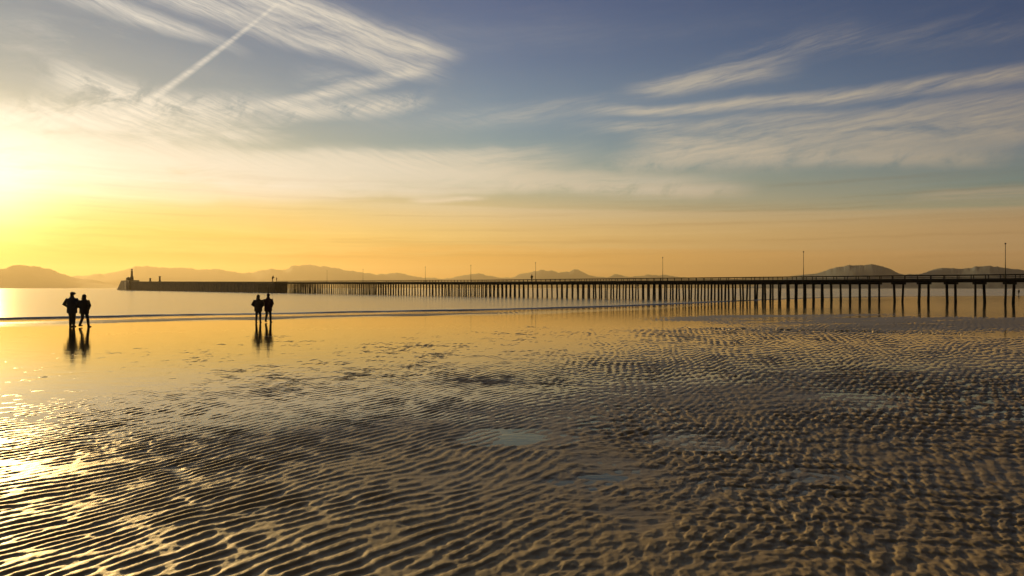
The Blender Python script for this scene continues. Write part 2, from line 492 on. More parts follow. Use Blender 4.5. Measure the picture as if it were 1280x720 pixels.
def ripple_height(x, y, azd, r):
    # the ripples grow coarser seaward, where the ebb ran deeper
    q = .72
    rr_ = np.maximum(r, 6.5)
    Fr = np.where(r < 6.5, r, 6.5 + 6.5 ** q * (rr_ ** (1 - q) - 6.5 ** (1 - q)) / (1 - q))
    grow = np.where(r < 6.5, 1.0, (rr_ / 6.5) ** q)
    sc_r = Fr / np.maximum(r, .1)
    x = x * sc_r; y = y * sc_r
    # slow warps bend the crests
    wx = x + .20 * vnoise(x / 2.2, y / 2.2, 1) + .045 * vnoise(x / .7, y / .7, 2) + .9 * vnoise(x / 10, y / 10, 3)
    wy = y + .20 * vnoise(x / 2.2, y / 2.2, 4) + .045 * vnoise(x / .7, y / .7, 5) + .9 * vnoise(x / 10, y / 10, 6)
    rng = np.random.RandomState(5)
    side = sstep(-1.6, 2.2, x - .12 * (y - 5))      # 0 left: long crests; 1 right: short broken ones
    def band(theta, spread, lam, lspread, n):
        s = 0
        for k in range(n):
            th = R(theta + spread * rng.randn()); l = lam * math.exp(lspread * rng.randn())
            kx, ky = -math.sin(th) * 2 * PI / l, math.cos(th) * 2 * PI / l
            s = s + np.cos(kx * wx + ky * wy + rng.rand() * 2 * PI)
        return s / math.sqrt(n / 2.0)
    long_ = band(43, 8, .126, .13, 13)
    short = band(60, 19, .150, .18, 12)
    cross = band(2, 21, .255, .27, 12)
    fine = band(30, 50, .085, .25, 8)
    a = np.tanh(1.15 * long_); b = np.tanh(1.2 * short); c = np.tanh(1.2 * cross)
    brk = np.clip(.86 + .55 * fbm(x / .6, y / .5, 81, 3) + .15 * c, .15, 1.25)
    # left: crests narrow, troughs wide
    left = (.95 * a - .20 * (1 - a * a)) * brk + .16 * c + .08 * fine
    # right: broad low cushions parted by narrow furrows
    bt = 1 - 2 * (.5 - .5 * b) ** 2.2; ct = 1 - 2 * (.5 - .5 * c) ** 2.0
    right = .52 * bt * np.clip(.85 + .5 * fbm(x / .6, y / .6, 83, 2), .3, 1.2) + .55 * ct + .12 * fine - .30
    h = left * (1 - side) + right * side
    calm = sstep(-.35, .35, fbm(x / 2.2, y / 2.2, 40, 3))
    amp = ((.0060 + .0044 * sstep(-33, -17, azd)) * (1 - side) + .0125 * side) * np.minimum(grow, 2.6) ** .75
    amp = amp * (.62 + .55 * calm)
    big = np.clip(1.05 + .55 * fbm(x / 1.7 + 9, y / 1.2, 95, 3), .35, 1.6)
    return h * amp * big + .0016 * fbm(x / .05, y / .05, 87, 2)

def sand_z(x, y):
    r = np.hypot(x, y); azd = np.degrees(np.arctan2(x, y))
    edge = np.interp(azd, EDGE[:, 0], EDGE[:, 1]) * (1 + .16 * fbm(x / 5, y / 5, 70, 3))
    t = r / edge
    base = np.interp(t, [0, .35, .6, .8, .95, 1.1, 1.4, 2.2, 4], [.021, .015, .004, -.001, -.005, -.009, -.016, -.028, -.05])
    low = .0085 * fbm(x / 3.4 + 5, y / 2.2, 12, 3) + .006 * fbm(x / 1.1, y / .8, 15, 3)
    z = base + low * np.interp(t, [0, .55, .8, 1.4, 3], [1, .8, .26, .24, .3])
    z = z - (.0055 * sstep(-4, -15, azd) + .0045 * sstep(-15, -4, azd) * sstep(14, 2, azd)) * sstep(.36, .55, t) * sstep(1.3, .95, t)
    # bars and runnels on the right, parallel to the tide line
    bars = fbm(x / 38 + 3, (y - .35 * x) / 7.0, 90, 3)
    rgt = sstep(2, 16, azd) * sstep(24, 40, r)
    z = z + rgt * (.020 * bars + .005 + .006 * fbm(x / 2.5, (y - .35 * x) / .8, 91, 3))
    z = z + (.010 + .016 * fbm(x / 3.0, (y - .35 * x) / 1.1, 93, 4)) * sstep(10, 18, azd) * sstep(36, 44, r) * sstep(64, 52, r)
    rip = ripple_height(x, y, azd, r)
    # lumps get broader and patchier where the film of water lies higher
    pat = sstep(-.45, .25, fbm(x / .75, y / .55, 25, 3))
    k = sstep(.55, .95, t)
    rip = rip * (1 - .55 * k * (1 - pat)) + k * .009 * (fbm(x / .34, y / .26, 33, 3) + .05)
    z = z + rip * np.interp(t, [0, 1.1, 1.5, 2.1, 3], [1, 1, .6, .30, .2])
    # a low bar of bare wet sand just inside the wave line
    uu = (shore_s(azd) - r) / (shore_s(azd) / 55.0)
    z = z + .075 * sstep(9.6, 8.4, uu + .8 * vnoise(azd / 4, 0 * azd, 31)) * sstep(4.8, 6.2, uu) * np.exp(-np.clip(azd + 8, 0, 90) / 16)
    # pools left standing in shallow dips
    for (px, py, rx, ry, rot, dep) in POOLS:
        c, s = math.cos(rot), math.sin(rot)
        u = ((x - px) * c + (y - py) * s) / rx; v = ((y - py) * c - (x - px) * s) / ry
        d = np.sqrt(u * u + v * v) + 1.5 * fbm(x / 1.3, y / .6, 61, 5)
        m = 1 - sstep(.55, 1.15, d)
        z = z * (1 - .55 * m) - dep * .45 * m
    return z

def gp(px, py):
    Y = CAM_Z * F / (py - 360); return (px - 640) / F * Y, Y
def pool(p, q, wid, dep):
    (x0, y0), (x1, y1) = gp(*p), gp(*q)
    return ((x0 + x1) / 2, (y0 + y1) / 2, max(.3, math.hypot(x1 - x0, y1 - y0) / 2), wid, math.atan2(y1 - y0, x1 - x0), dep)
POOLS = [
    pool((655, 538), (705, 556), .40, .008),
    pool((600, 540), (640, 552), .40, .010),
    pool((735, 560), (800, 590), .50, .010),
    pool((690, 600), (800, 640), .42, .012),
    pool((820, 545), (900, 562), .50, .009),
    pool((212, 580), (243, 608), .16, .010),
    pool((70, 592), (112, 600), .22, .010),
    pool((1040, 490), (1110, 510), .8, .008),
    pool((960, 590), (1080, 600), .35, .009),
]

azs = np.radians(np.concatenate([np.linspace(-72, -46, 240)[:-1], np.linspace(-46, 46, 1460), np.linspace(46, 72, 240)[1:]]))
rr = rows_between([(2.4, 4.4, .010), (4.4, 9, .0023), (9, 36, .0031), (34, 70, .011), (70, 330, .03)])
RR, AZ = np.meshgrid(rr, azs, indexing='ij')
X = RR * np.sin(AZ); Y = RR * np.cos(AZ)
Z = sand_z(X, Y)
edge_fade = sstep(0, .03, (np.radians(72) - np.abs(AZ)))
Z = Z * edge_fade - .05 * (1 - edge_fade)
Z[0, :] = -.10; Z[-1, :] = -.2
sand = link('sand_flats', grid_mesh('sand_flats', np.stack([X, Y, Z], -1)), M['sand'])
tag(sand, 'rippled wet sand flats left by the falling tide', None, None, 'structure')

# the ground as one sheet out to the horizon
bm = bmesh.new()
Rg = 60000
gy = [-Rg, -2000, -100, -4, 2.0]
vs = [bm.verts.new((sx * Rg, yy, zz)) for sx in (-1, 1) for yy, zz in ((-Rg, -.7), (Rg, -.7))]
bm.faces.new((vs[0], vs[2], vs[3], vs[1]))
gnd = link('ground', bm_mesh('ground', bm), M['sand']); tag(gnd, 'sandy sea bed under the bay', None, None, 'structure')
# beach behind and beside the rippled flats
azb = np.radians(np.linspace(0, 360, 181)); rb = np.array([.0, 1.0, 2.3, 4, 8, 20, 60, 150, 400])
RB, AB = np.meshgrid(rb, azb, indexing='ij')
XB = RB * np.sin(AB); YB = RB * np.cos(AB)
frontal = 1 - sstep(66, 71.5, np.abs((np.degrees(AB) + 180) % 360 - 180))
ZB = .018 + .006 * vnoise(XB, YB, 8) - np.where(RB > 2.2, frontal * .16, 0)
ZB = ZB - sstep(60, 400, RB) * .5
bch = link('beach', grid_mesh('beach', np.stack([XB, YB, ZB], -1)), M['sand']); tag(bch, 'flat wet beach around the viewpoint', None, None, 'structure')

# tide water lying over the flats, from the near sand out to the wave line
az2 = np.radians(np.linspace(-70, 70, 561)); tt = np.concatenate([np.linspace(0, .5, 30), np.linspace(.5, 1, 120)[1:]])
R0 = 2.0
T2, A2 = np.meshgrid(tt, az2, indexing='ij')
Rs = shore_s(np.degrees(A2))
RW = R0 + (Rs - R0) * T2
XW = RW * np.sin(A2); YW = RW * np.cos(A2)
back_ = Rs - RW
wav = 1 + .22 * fbm(np.degrees(A2) / 9, 0 * A2, 5, 3)
fall = np.exp(-np.clip(np.degrees(A2) + 5, 0, 90) / 18)
u0 = back_ / (Rs / 55.0)
# a second low swell that has already run past the wave line, ruffled by the air
ruffle = .8 * sstep(11.0, 9.6, u0 * wav) * sstep(5.4, 7.0, u0) * fall
ruffle = np.clip(ruffle + .20 * sstep(4, 20, np.degrees(A2)) * sstep(0, 30, RW - 40) * (vnoise(XW / 30, (YW - .35 * XW) / 5, 3) * .5 + .5), 0, 1)
ZW = .02 * sstep(10.6, 7.2, u0 * wav) * sstep(1.2, 6.4, u0) * fall
film = link('shallow_water', grid_mesh('shallow_water', np.stack([XW, YW, ZW], -1), attrs={'ruffle': ruffle}), M['film'])
tag(film, 'thin sheet of tide water over the sand', None, None, 'structure')

# the sea: from the little breaking wave out past the mountains
tr_ = np.array([0, .12, .25, .4, .55, .75, 1.0, 1.4, 1.9, 2.6, 3.6, 5, 7, 9, 11, 13, 16, 20, 26, 34, 45, 60, 80, 110, 150, 220, 320, 500, 900, 1800, 4000, 9000, 20000, 50000])
az3 = np.radians(np.linspace(-75, 75, 901))
T3, A3 = np.meshgrid(tr_, az3, indexing='ij')
R3 = shore_s(np.degrees(A3)) + .5 * fbm(np.degrees(A3) / 3.5, 0 * A3, 45, 3) * sstep(6, 0, T3) + T3
hgt = .085 * (1 + .40 * fbm(np.degrees(A3) / 6, 0 * A3, 66, 3)) * np.interp(np.degrees(A3), [-40, 0, 22, 30, 40], [1, 1, 1, .5, .15])
prof = np.interp(T3, [0, .12, .25, .4, .55, .75, 1.0, 1.4, 1.9, 2.6, 3.6, 5], [.0, .30, .72, .95, 1.0, .92, .76, .5, .28, .12, .03, 0])
Z3 = .006 + hgt * prof
Z3 = Z3 + .05 * np.exp(-((T3 - 11) / 2.2) ** 2) * (vnoise(np.degrees(A3) / 8, 0 * A3, 77) * .5 + .5)
sea = link('sea', grid_mesh('sea', np.stack([R3 * np.sin(A3), R3 * np.cos(A3), Z3], -1), attrs={'ruffle': sstep(4, 24, np.degrees(A3)) * sstep(30, 90, T3 + 26)}), M['sea'])
tag(sea, 'calm sea with one small breaking wave along the tide line', None, None, 'structure')

# ------------------------------------------------------------------ mountains across the bay
def range_mesh(name, pts, dist, depth, seed, col, relief=1.0):
    ax = np.array([math.degrees(math.atan((p[0] - 640) / F)) for p in pts])
    hz = np.array([max(4.0, (360 - p[1]) / F * dist * math.cos(math.atan((p[0] - 640) / F))) for p in pts])
    a = np.linspace(ax[0], ax[-1], 1300)
    t = np.linspace(0, 1, 60)
    Tm, Am = np.meshgrid(t, a, indexing='ij')
    Am0 = Am
    Am = Am + relief * np.clip(.55 - Tm, 0, 1) * (2.0 * vnoise(Am * .30, Tm * 5, seed + 21) + .8 * vnoise(Am * 1.1, Tm * 13, seed + 22))
    ridge = sum(np.interp(Am + k, ax, hz) for k in (-.25, 0, .25)) / 3
    crest = sstep(.34, .54, Tm)
    ridge = ridge * (1 + crest * relief * (.10 * fbm(Am0 * 1.5, 0 * Am, seed, 6, .62) - .05 * np.abs(vnoise(Am0 * 2.3, 0 * Am, seed + 3))))
    spur = fbm(Am * .7 + 1.5 * Tm, Tm * 5.0 + .3 * Am, seed + 9, 5)
    rise = np.where(Tm < .55, np.clip(Tm / .55, 0, 1) ** (1.0 + .12 * spur), np.clip((1 - Tm) / .45, 0, 1))
    z = ridge * rise * (1 + .05 * relief * (spur) * np.sin(PI * np.clip(Tm / .55, 0, 1))) - 3.0
    r = dist + (Tm - .55) * depth + 0 * Am
    Am = Am0
    P = np.stack([r * np.sin(np.radians(Am)), r * np.cos(np.radians(Am)), z], -1)
    m = plain(name + '_slopes', col, .95, .18, .0012)
    o = link(name, grid_mesh(name, P), m)
    return o
far_pts = [(-700, 336), (-300, 330), (-60, 338), (60, 346), (130, 342), (150, 338), (170, 332.5), (185, 331.5), (205, 334.5), (232, 333), (245, 335), (275, 334.5), (287, 340), (310, 340.5), (330, 335.5), (350, 337), (372, 330.5), (387, 329), (405, 333), (427, 335.5), (445, 338.5), (460, 341), (475, 342.5), (497, 340.5), (515, 344), (545, 347.5), (565, 347), (592, 340.5), (610, 344), (625, 347), (640, 346), (657, 340.5), (677, 335), (700, 340), (720, 336), (740, 345), (759, 345), (771.6, 341.6), (782, 345.5), (801, 344), (814, 342.7), (841, 343.7), (850, 346), (930, 347), (982, 345.5), (1006, 342), (1200, 344), (1400, 340), (2000, 338)]
near_pts = [(-800, 332), (-300, 336), (-80, 330), (-30, 336), (0, 334.5), (18, 331), (35, 328.5), (55, 332), (75, 340.5), (100, 347), (118, 349), (140, 354), (158, 358.5), (165, 360)]
right_pts = [(930, 359), (975, 349), (1006, 341.5), (1027, 339.5), (1038.6, 334.6), (1062, 329), (1095, 328.5), (1111, 334), (1125, 341.6), (1153, 341), (1172, 332.7), (1205, 334.6), (1223.7, 331), (1245, 330.5), (1261, 334), (1280, 335.8), (1330, 340), (1420, 328), (1700, 332), (2200, 330)]
h1 = range_mesh('mountains', far_pts, 11500, 4200, 100, (.075, .080, .080)); tag(h1, 'long hazy mountain range across the bay', None, None, 'structure')
h2 = range_mesh('mountains', near_pts, 8800, 2600, 140, (.075, .078, .07)); tag(h2, 'hazy golden headland under the sun', None, None, 'structure')
h3 = range_mesh('mountains', right_pts, 4200, 1500, 180, (.13, .18, .235), .5); tag(h3, 'grey blue mountains behind the landward pier', None, None, 'structure')

# ------------------------------------------------------------------ pier
P0 = Vector((61.0, 85.3, 0)); U = Vector((-.609, .793, 0)).normalized(); N = Vector((U.y, -U.x, 0))    # U runs seaward, N to the far side
def S_of(px):
    k = (px - 640) / F
    return (P0.x - k * P0.y) / (-U.x + k * U.y)
def top_z(s):                                       # top of the deck
    return float(np.interp(s, [-60, 0, 113, 265, 610, 720], [2.98, 3.12, 3.50, 4.45, 7.2, 8.1]))
def at(s, n, z=None):
    p = P0 + U * s + N * n
    return Vector((p.x, p.y, top_z(s) if z is None else z))
Wd = 2.9                                            # between the two rows of piles
S_SOLID = 268.0; S_END = 705.0; S_START = -27.0

pier = empty('pier', at(0, Wd / 2, 0))
tag(pier, 'long dark timber pier on piles turning into a solid breakwater wall out at sea', 'pier')
inv_p = Matrix.Translation(-pier.location)

def strip(bm, s0, s1, step, n0, n1, z_lo, z_hi):
    """box section swept along the pier; z_lo / z_hi are functions of s"""
    ss = list(np.arange(s0, s1, step)) + [s1]
    rings = []
    for s in ss:
        rings.append([bm.verts.new(inv_p @ at(s, n, z)) for n, z in ((n0, z_lo(s)), (n1, z_lo(s)), (n1, z_hi(s)), (n0, z_hi(s)))])
    for a, b in zip(rings, rings[1:]):
        for k in range(4):
            bm.faces.new((a[k], a[(k + 1) % 4], b[(k + 1) % 4], b[k]))
    bm.faces.new(rings[0]); bm.faces.new(rings[-1][::-1])

# deck boards with edge beams and cross heads (one mesh: they are the deck's construction)
bm = bmesh.new()
strip(bm, S_START - 2, S_SOLID, 6, -.75, Wd + .75, lambda s: top_z(s) - .12, top_z)
for n0 in (-.18, Wd - .14):
    strip(bm, S_START - 2, S_SOLID, 6, n0, n0 + .32, lambda s: top_z(s) - .40, lambda s: top_z(s) - .123)
sp = 3.3
bents = [S_START]
while bents[-1] < S_SOLID + 22: bents.append(bents[-1] + (sp if bents[-1] < 14 else 1.42 if bents[-1] < 60 else 1.72))
for s in [b for b in bents if b < S_SOLID - 1]:
    fr = Matrix.Translation(inv_p @ at(s, 0, 0)) @ Matrix(((U.x, N.x, 0, 0), (U.y, N.y, 0, 0), (0, 0, 1, 0), (0, 0, 0, 1)))
    add_box(bm, (-.16, -.55, top_z(s) - .66), (.16, Wd + .55, top_z(s) - .403), fr)
link('deck', bm_mesh('deck', bm), M['timber'], pier)

# low kerb rail on posts along both sides
bm = bmesh.new()
for n0 in (-.66, Wd + .56):
    strip(bm, S_START - 2, S_SOLID, 6, n0, n0 + .10, lambda s: top_z(s) + .50, lambda s: top_z(s) + .60)
    strip(bm, S_START - 2, S_SOLID, 6, n0 + .02, n0 + .08, lambda s: top_z(s) + .26, lambda s: top_z(s) + .30)
    strip(bm, S_START - 2, S_SOLID, 6, n0 - .06, n0 + .14, lambda s: top_z(s) + .002, lambda s: top_z(s) + .10)
    for i in range(int((S_SOLID - S_START) / 1.65)):
        s = S_START + 1.65 * i
        fr = Matrix.Translation(inv_p @ at(s, n0, 0)) @ Matrix(((U.x, N.x, 0, 0), (U.y, N.y, 0, 0), (0, 0, 1, 0), (0, 0, 0, 1)))
        add_box(bm, (-.04, .015, top_z(s) + .102), (.04, .085, top_z(s) + .498), fr)
link('railing', bm_mesh('railing', bm), M['timber'], pier)

# piles: each a slightly crooked tapered round post
def pile_bm(bm, s, n, rng):
    zt = top_z(s) - .66
    b = inv_p @ at(s + rng.uniform(-.12, .12), n + rng.uniform(-.12, .12), -.9)
    t = inv_p @ at(s, n, zt)
    r = rng.uniform(.125, .175)
    pts = [b.lerp(t, k) + Vector((rng.uniform(-.012, .012), rng.uniform(-.012, .012), 0)) for k in (0, .25, .3, .6, 1.0)]
    add_tube(bm, pts, [r * 1.12, r * 1.12, r * 1.04, r, r * .96], 12)
rng = random.Random(3)
rest = bmesh.new()
for i, s in enumerate(bents):
    for n in (0.0, Wd):
        if i < 50:
            bm = bmesh.new(); pile_bm(bm, s, n, rng)
            link('pile', bm_mesh('pile', bm, True), M['pile'], pier)
        elif s < S_SOLID - 1:
            pile_bm(rest, s, n, rng)
        elif n == 0.0:
            pile_bm(rest, s, -2.1, rng)
ro = link('pile', bm_mesh('pile', rest, True), M['pile'], pier); ro['kind'] = 'stuff'
ro['label'] = 'far piles standing in the sea'

# solid breakwater wall with a coping, buttress ribs fade into the piled part
bm = bmesh.new()
strip(bm, S_SOLID - .2, S_END - 60, 12, -1.4, Wd + 1.4, lambda s: -1.2, lambda s: top_z(s) - .25)
for i in range(56):
    s = S_SOLID + 3 + i * 6.6
    fr = Matrix.Translation(inv_p @ at(s, 0, 0)) @ Matrix(((U.x, N.x, 0, 0), (U.y, N.y, 0, 0), (0, 0, 1, 0), (0, 0, 0, 1)))
    add_box(bm, (-.35, -1.55, -1.0), (.35, -1.398, top_z(s) - .6), fr)
link('breakwater_wall', bm_mesh('breakwater_wall', bm), M['concrete'], pier)
bm = bmesh.new()
strip(bm, S_SOLID + .01, S_END - 60, 12, -1.7, Wd + 1.7, lambda s: top_z(s) - .247, lambda s: top_z(s) + .30)
link('coping', bm_mesh('coping', bm), M['timber'], pier)
# pier head: a higher block with a battered seaward end
bm = bmesh.new()
def pt(s, n, z): return bm.verts.new(inv_p @ at(s, n, z))
zt = top_z(S_END) + .9
A_ = [pt(S_END - 62, -3, -1.2), pt(S_END - 62, Wd + 3, -1.2), pt(S_END - 60, Wd + 2.4, zt), pt(S_END - 60, -2.4, zt)]
B_ = [pt(S_END + 12, -3, -1.2), pt(S_END + 12, Wd + 3, -1.2), pt(S_END - 14, Wd + 2.4, zt), pt(S_END - 14, -2.4, zt)]
for k in range(4): bm.faces.new((A_[k], A_[(k + 1) % 4], B_[(k + 1) % 4], B_[k]))
bm.faces.new(A_); bm.faces.new(B_[::-1])
head = link('pier_head', bm_mesh('pier_head', bm), M['rock'], pier)
bm = bmesh.new()
strip(bm, S_END - 48, S_END - 40, 8, -3.2, -2.72, lambda s: .5, lambda s: zt - 1.2)
link('white_panel', bm_mesh('white_panel', bm), M['pale'], head)

# beacon on the pier head
bs = S_of(162.5); bz = zt
bp = at(bs, Wd / 2, bz)
bc = empty('beacon', bp, 0); tag(bc, 'slim beacon tower with a lantern on the far end of the breakwater', 'beacon')
bm = bmesh.new(); add_tube(bm, [(0, 0, 0), (0, 0, .6), (0, 0, 3.2), (0, 0, 3.25)], [1.5, 1.45, 1.3, 1.0], 20); link('base', bm_mesh('base', bm), M['lantern'], bc)
bm = bmesh.new(); add_tube(bm, [(0, 0, 3.251), (0, 0, 8.0), (0, 0, 8.05)], [1.0, .72, .95], 20); add_tube(bm, [(0, 0, 8.051), (0, 0, 8.25)], [1.1, 1.1], 20); link('tower', bm_mesh('tower', bm), M['lantern'], bc)
bm = bmesh.new(); add_tube(bm, [(0, 0, 8.251), (0, 0, 9.4)], [.62, .62], 16); lr = link('lantern', bm_mesh('lantern', bm), M['glass'], bc)
bm = bmesh.new(); add_tube(bm, [(0, 0, 9.401), (0, 0, 9.6), (0, 0, 10.1), (0, 0, 10.5)], [.85, .8, .25, .05], 16); link('roof', bm_mesh('roof', bm), M['iron'], bc)
# hut beside it
hp = at(S_of(158.0), Wd / 2, zt)
hr = math.atan2(U.y, U.x)
ht = empty('hut', hp, hr); tag(ht, 'low dark hut beside the beacon at the sloping end of the breakwater', 'hut')
bm = bmesh.new(); add_box(bm, (-2.6, -1.5, 0), (2.6, 1.5, 2.3)); link('wall', bm_mesh('wall', bm), M['concrete'], ht)
bm = bmesh.new()
rv = [bm.verts.new(p) for p in ((-2.9, -1.8, 2.303), (2.9, -1.8, 2.303), (2.9, 1.8, 2.303), (-2.9, 1.8, 2.303), (-2.9, 0, 3.2), (2.9, 0, 3.2))]
for f in ((0, 1, 5, 4), (3, 4, 5, 2), (0, 4, 3), (1, 2, 5), (0, 3, 2, 1)): bm.faces.new([rv[i] for i in f])
link('roof', bm_mesh('roof', bm), M['iron'], ht)
bm = bmesh.new(); add_box(bm, (-.45, -1.56, .05), (.45, -1.502, 2.0)); link('door', bm_mesh('door', bm), M['timber'], ht)

# mooring posts on the breakwater
for px, hgt, lab in ((188.5, 2.6, 'short mooring post on the breakwater, the one nearer the beacon'), (200.5, 3.9, 'taller mooring post on the breakwater, just landward of a shorter one')):
    s = S_of(px); b = empty('mooring_post', at(s, -.4, top_z(s) + .30)); tag(b, lab, 'mooring post', 'mooring posts on the breakwater')
    bm = bmesh.new(); add_tube(bm, [(0, 0, 0), (0, 0, .25), (0, 0, .3), (0, 0, hgt - .5)], [1.0, 1.0, .62, .58], 14); link('post', bm_mesh('post', bm), M['timber'], b)
    bm = bmesh.new(); add_tube(bm, [(0, 0, hgt - .498), (0, 0, hgt - .2), (0, 0, hgt)], [.85, .88, .5], 14); link('cap', bm_mesh('cap', bm), M['iron'], b)

# lamp posts along the deck: one is built, the others are copies
def copy_tree(o, parent=None):
    c = o.copy(); C.objects.link(c)
    if parent is not None: c.parent = parent
    for ch in list(o.children): copy_tree(ch, c)
    return c
lamp0 = empty('lamp_post', (0, 0, 0))
bm = bmesh.new(); add_tube(bm, [(0, 0, 0), (0, 0, .05), (0, 0, .051), (0, 0, .5)], [.16, .16, .10, .09], 12); link('base', bm_mesh('base', bm, False), M['iron'], lamp0)
bm = bmesh.new(); add_tube(bm, [(0, 0, .501), (0, 0, 2.4), (0, 0, 4.28)], [.050, .040, .030], 10); link('pole', bm_mesh('pole', bm, True), M['iron'], lamp0)
bm = bmesh.new(); add_tube(bm, [(0, 0, 4.281), (0, 0, 4.33), (0, 0, 4.42), (0, 0, 4.48)], [.05, .11, .10, .03], 12); link('lamp_head', bm_mesh('lamp_head', bm), M['iron'], lamp0)
lp = [(1258, 'first lamp post from the right edge, the tallest looking, on the landward pier'), (1006, 'second lamp post from the right edge, rising before the left foot of the grey mountains'),
      (830, 'third lamp post from the right edge, on the piled pier'), (671, 'fourth lamp post from the right edge, just right of the lone walker on the pier'),
      (590, 'fifth lamp post from the right edge, before a small round hill'), (533, 'sixth lamp post from the right edge, before a gap in the hills'),
      (455, 'seventh lamp post from the right edge, faint and short'), (410, 'eighth and farthest lamp post, last one before the solid wall')]
for i, (px, lab) in enumerate(lp):
    o = lamp0 if i == 0 else copy_tree(lamp0)
    s = S_of(px); o.location = at(s, -.36, top_z(s) + .003); o.rotation_euler = (0, 0, hr)
    tag(o, lab, 'lamp post', 'lamp posts along the pier')

# ------------------------------------------------------------------ people
def person(loc, rz, H, label, coat, legs, hair, stride=.0, stance=.10, elbows=.30, hat=None, hairlen=0, arms='pockets', lean=0.0, skirt=.0, bulk=1.0, group=None, head_turn=0.0, hood=False):
    """a walker seen from behind; local +Y is the way he faces; built 1.75 m tall, then scaled to H"""
    k = H / 1.75
    root = empty('person', loc, rz); root.scale = (k, k, k)
    tag(root, label, 'person', group)
    hipz, kneez = .90, .48
    L = []
    for sgn in (-1, 1):
        f = stride * sgn
        hip = Vector((sgn * .085, 0, hipz)); ank = Vector((sgn * stance, f, .085 + (.05 if f < -.08 else 0)))
        kn = Vector((sgn * (stance * .5 + .045), f * .55 + .03 + (.05 if f < -.08 else 0), kneez))
        L.append((hip, kn, ank))
    A2_ = []
    for sgn in (-1, 1):
        sh = Vector((sgn * .185, 0 + lean * .30, 1.415))
        if arms == 'pockets':
            elb = Vector((sgn * elbows, -.07 + lean * .2, 1.145)); wr = Vector((sgn * .185, .10 + lean * .1, .985)); hd = Vector((sgn * .150, .135 + lean * .1, .955))
        elif arms == 'reach':
            elb = Vector((sgn * .25, .14 + lean * .3, 1.22)); wr = Vector((sgn * .17, .36 + lean * .3, 1.10)); hd = Vector((sgn * .155, .44 + lean * .3, 1.08))
        else:
            elb = Vector((sgn * (elbows - .03), -.03, 1.13)); wr = Vector((sgn * (elbows - .04), .06, .90)); hd = Vector((sgn * (elbows - .05), .09, .815))
        A2_.append((sh, elb, wr, hd))
    ly = lambda z: lean * max(0, (z - .95)) * .62
    # --- body: head, neck, trunk, arms with hands, legs with feet, fused into one surface
    bm = bmesh.new()
    add_tube(bm, [(0, ly(z), z) for z in (.84, .95, 1.08, 1.22, 1.36, 1.44, 1.48)], [(.14, .10), (.155, .11), (.13, .095), (.15, .10), (.17, .10), (.13, .085), (.07, .07)], 16)
    add_tube(bm, [(0, ly(z) + .012, z) for z in (1.44, 1.50, 1.57)], [.066, .056, .056], 12)
    hc = Vector((0, ly(1.62) + .025, 1.635))
    add_ball(bm, hc, (.074, .094, .112)); add_ball(bm, hc + Vector((0, .03, -.055)), (.055, .062, .058))
    add_tube(bm, [hc + Vector((0, .085, .02)), hc + Vector((0, .112, -.018)), hc + Vector((0, .09, -.030))], [.010, .015, .012], 8)          # nose
    for sgn in (-1, 1):
        add_ball(bm, hc + Vector((sgn * .077, -.005, -.005)), (.012, .020, .032), 8, 8)                                                     # ears
        add_ball(bm, hc + Vector((sgn * .032, .083, .012)), (.014, .010, .010), 8, 6)                                                       # eyes
    add_ball(bm, hc + Vector((0, .086, -.060)), (.024, .010, .008), 8, 6)                                                                   # mouth
    for (sh, elb, wr, hd) in A2_:
        add_tube(bm, [sh, sh.lerp(elb, .5), elb, elb.lerp(wr, .4), wr], [.052, .046, .040, .038, .028], 10)
        d = (hd - wr).normalized(); palm = wr + d * .06
        add_tube(bm, [wr, wr + d * .03, palm, wr + d * .095], [(.026, .02), (.038, .017), (.042, .015), (.038, .013)], 10)
        side = Vector((0, 1, 0)) - d * d.y; side = side.normalized() if side.length > .1 else Vector((1, 0, 0))
        inn = d.cross(side).normalized()
        if inn.x * sh.x > 0: inn = -inn
        for j, fl in enumerate((.068, .078, .073, .056)):
            b = wr + d * .09 + side * ((1.5 - j) * .019)
            add_tube(bm, [b, b + d * fl * .5 + inn * .006, b + d * fl * .85 + inn * .026], [.0098, .009, .008], 8)
        b = wr + d * .03 + side * .030
        add_tube(bm, [b, b + side * .024 + d * .028 + inn * .008, b + side * .026 + d * .058 + inn * .018], [.013, .011, .009], 8)
    for (hip, kn, ank) in L:
        add_tube(bm, [hip, hip.lerp(kn, .5), kn, kn.lerp(ank, .35), ank], [.085, .072, .052, .052, .036], 12)
        add_tube(bm, [ank + Vector((0, -.05, -.045)), ank + Vector((0, .03, -.045)), ank + Vector((0, .15, -.055))], [(.034, .034), (.042, .036), (.036, .02)], 10)
    link('body', remeshed('body', bm, .0085, 2), M['skin'], root)
    # --- trousers
    bm = bmesh.new()
    add_tube(bm, [(0, 0, z) for z in (.80, .88, .98, 1.03)], [(.15, .11), (.178, .13), (.17, .125), (.155, .115)], 16)
    for (hip, kn, ank) in L:
        e = kn.lerp(ank, .88)
        add_tube(bm, [hip, hip.lerp(kn, .5), kn, kn.lerp(ank, .4), e], [.105, .092, .073, .070, .066], 12)
    link('trousers', remeshed('trousers', bm, .014, 3), legs, root)
    # --- jacket with sleeves and collar
    bm = bmesh.new()
    zz = [.80 - skirt, .86, .95, 1.06, 1.20, 1.34, 1.42, 1.475]
    ww = [.185 + skirt * .05, .19, .185, .175, .195, .205, .175, .095]
    dd = [.14 + skirt * .05, .145, .14, .132, .14, .142, .125, .09]
    add_tube(bm, [(0, ly(z), z) for z in zz], [(a * bulk, b * bulk) for a, b in zip(ww, dd)], 20)
    add_tube(bm, [(0, ly(1.47), 1.45), (0, ly(1.47) + .01, 1.525)], [.088, .080], 14)
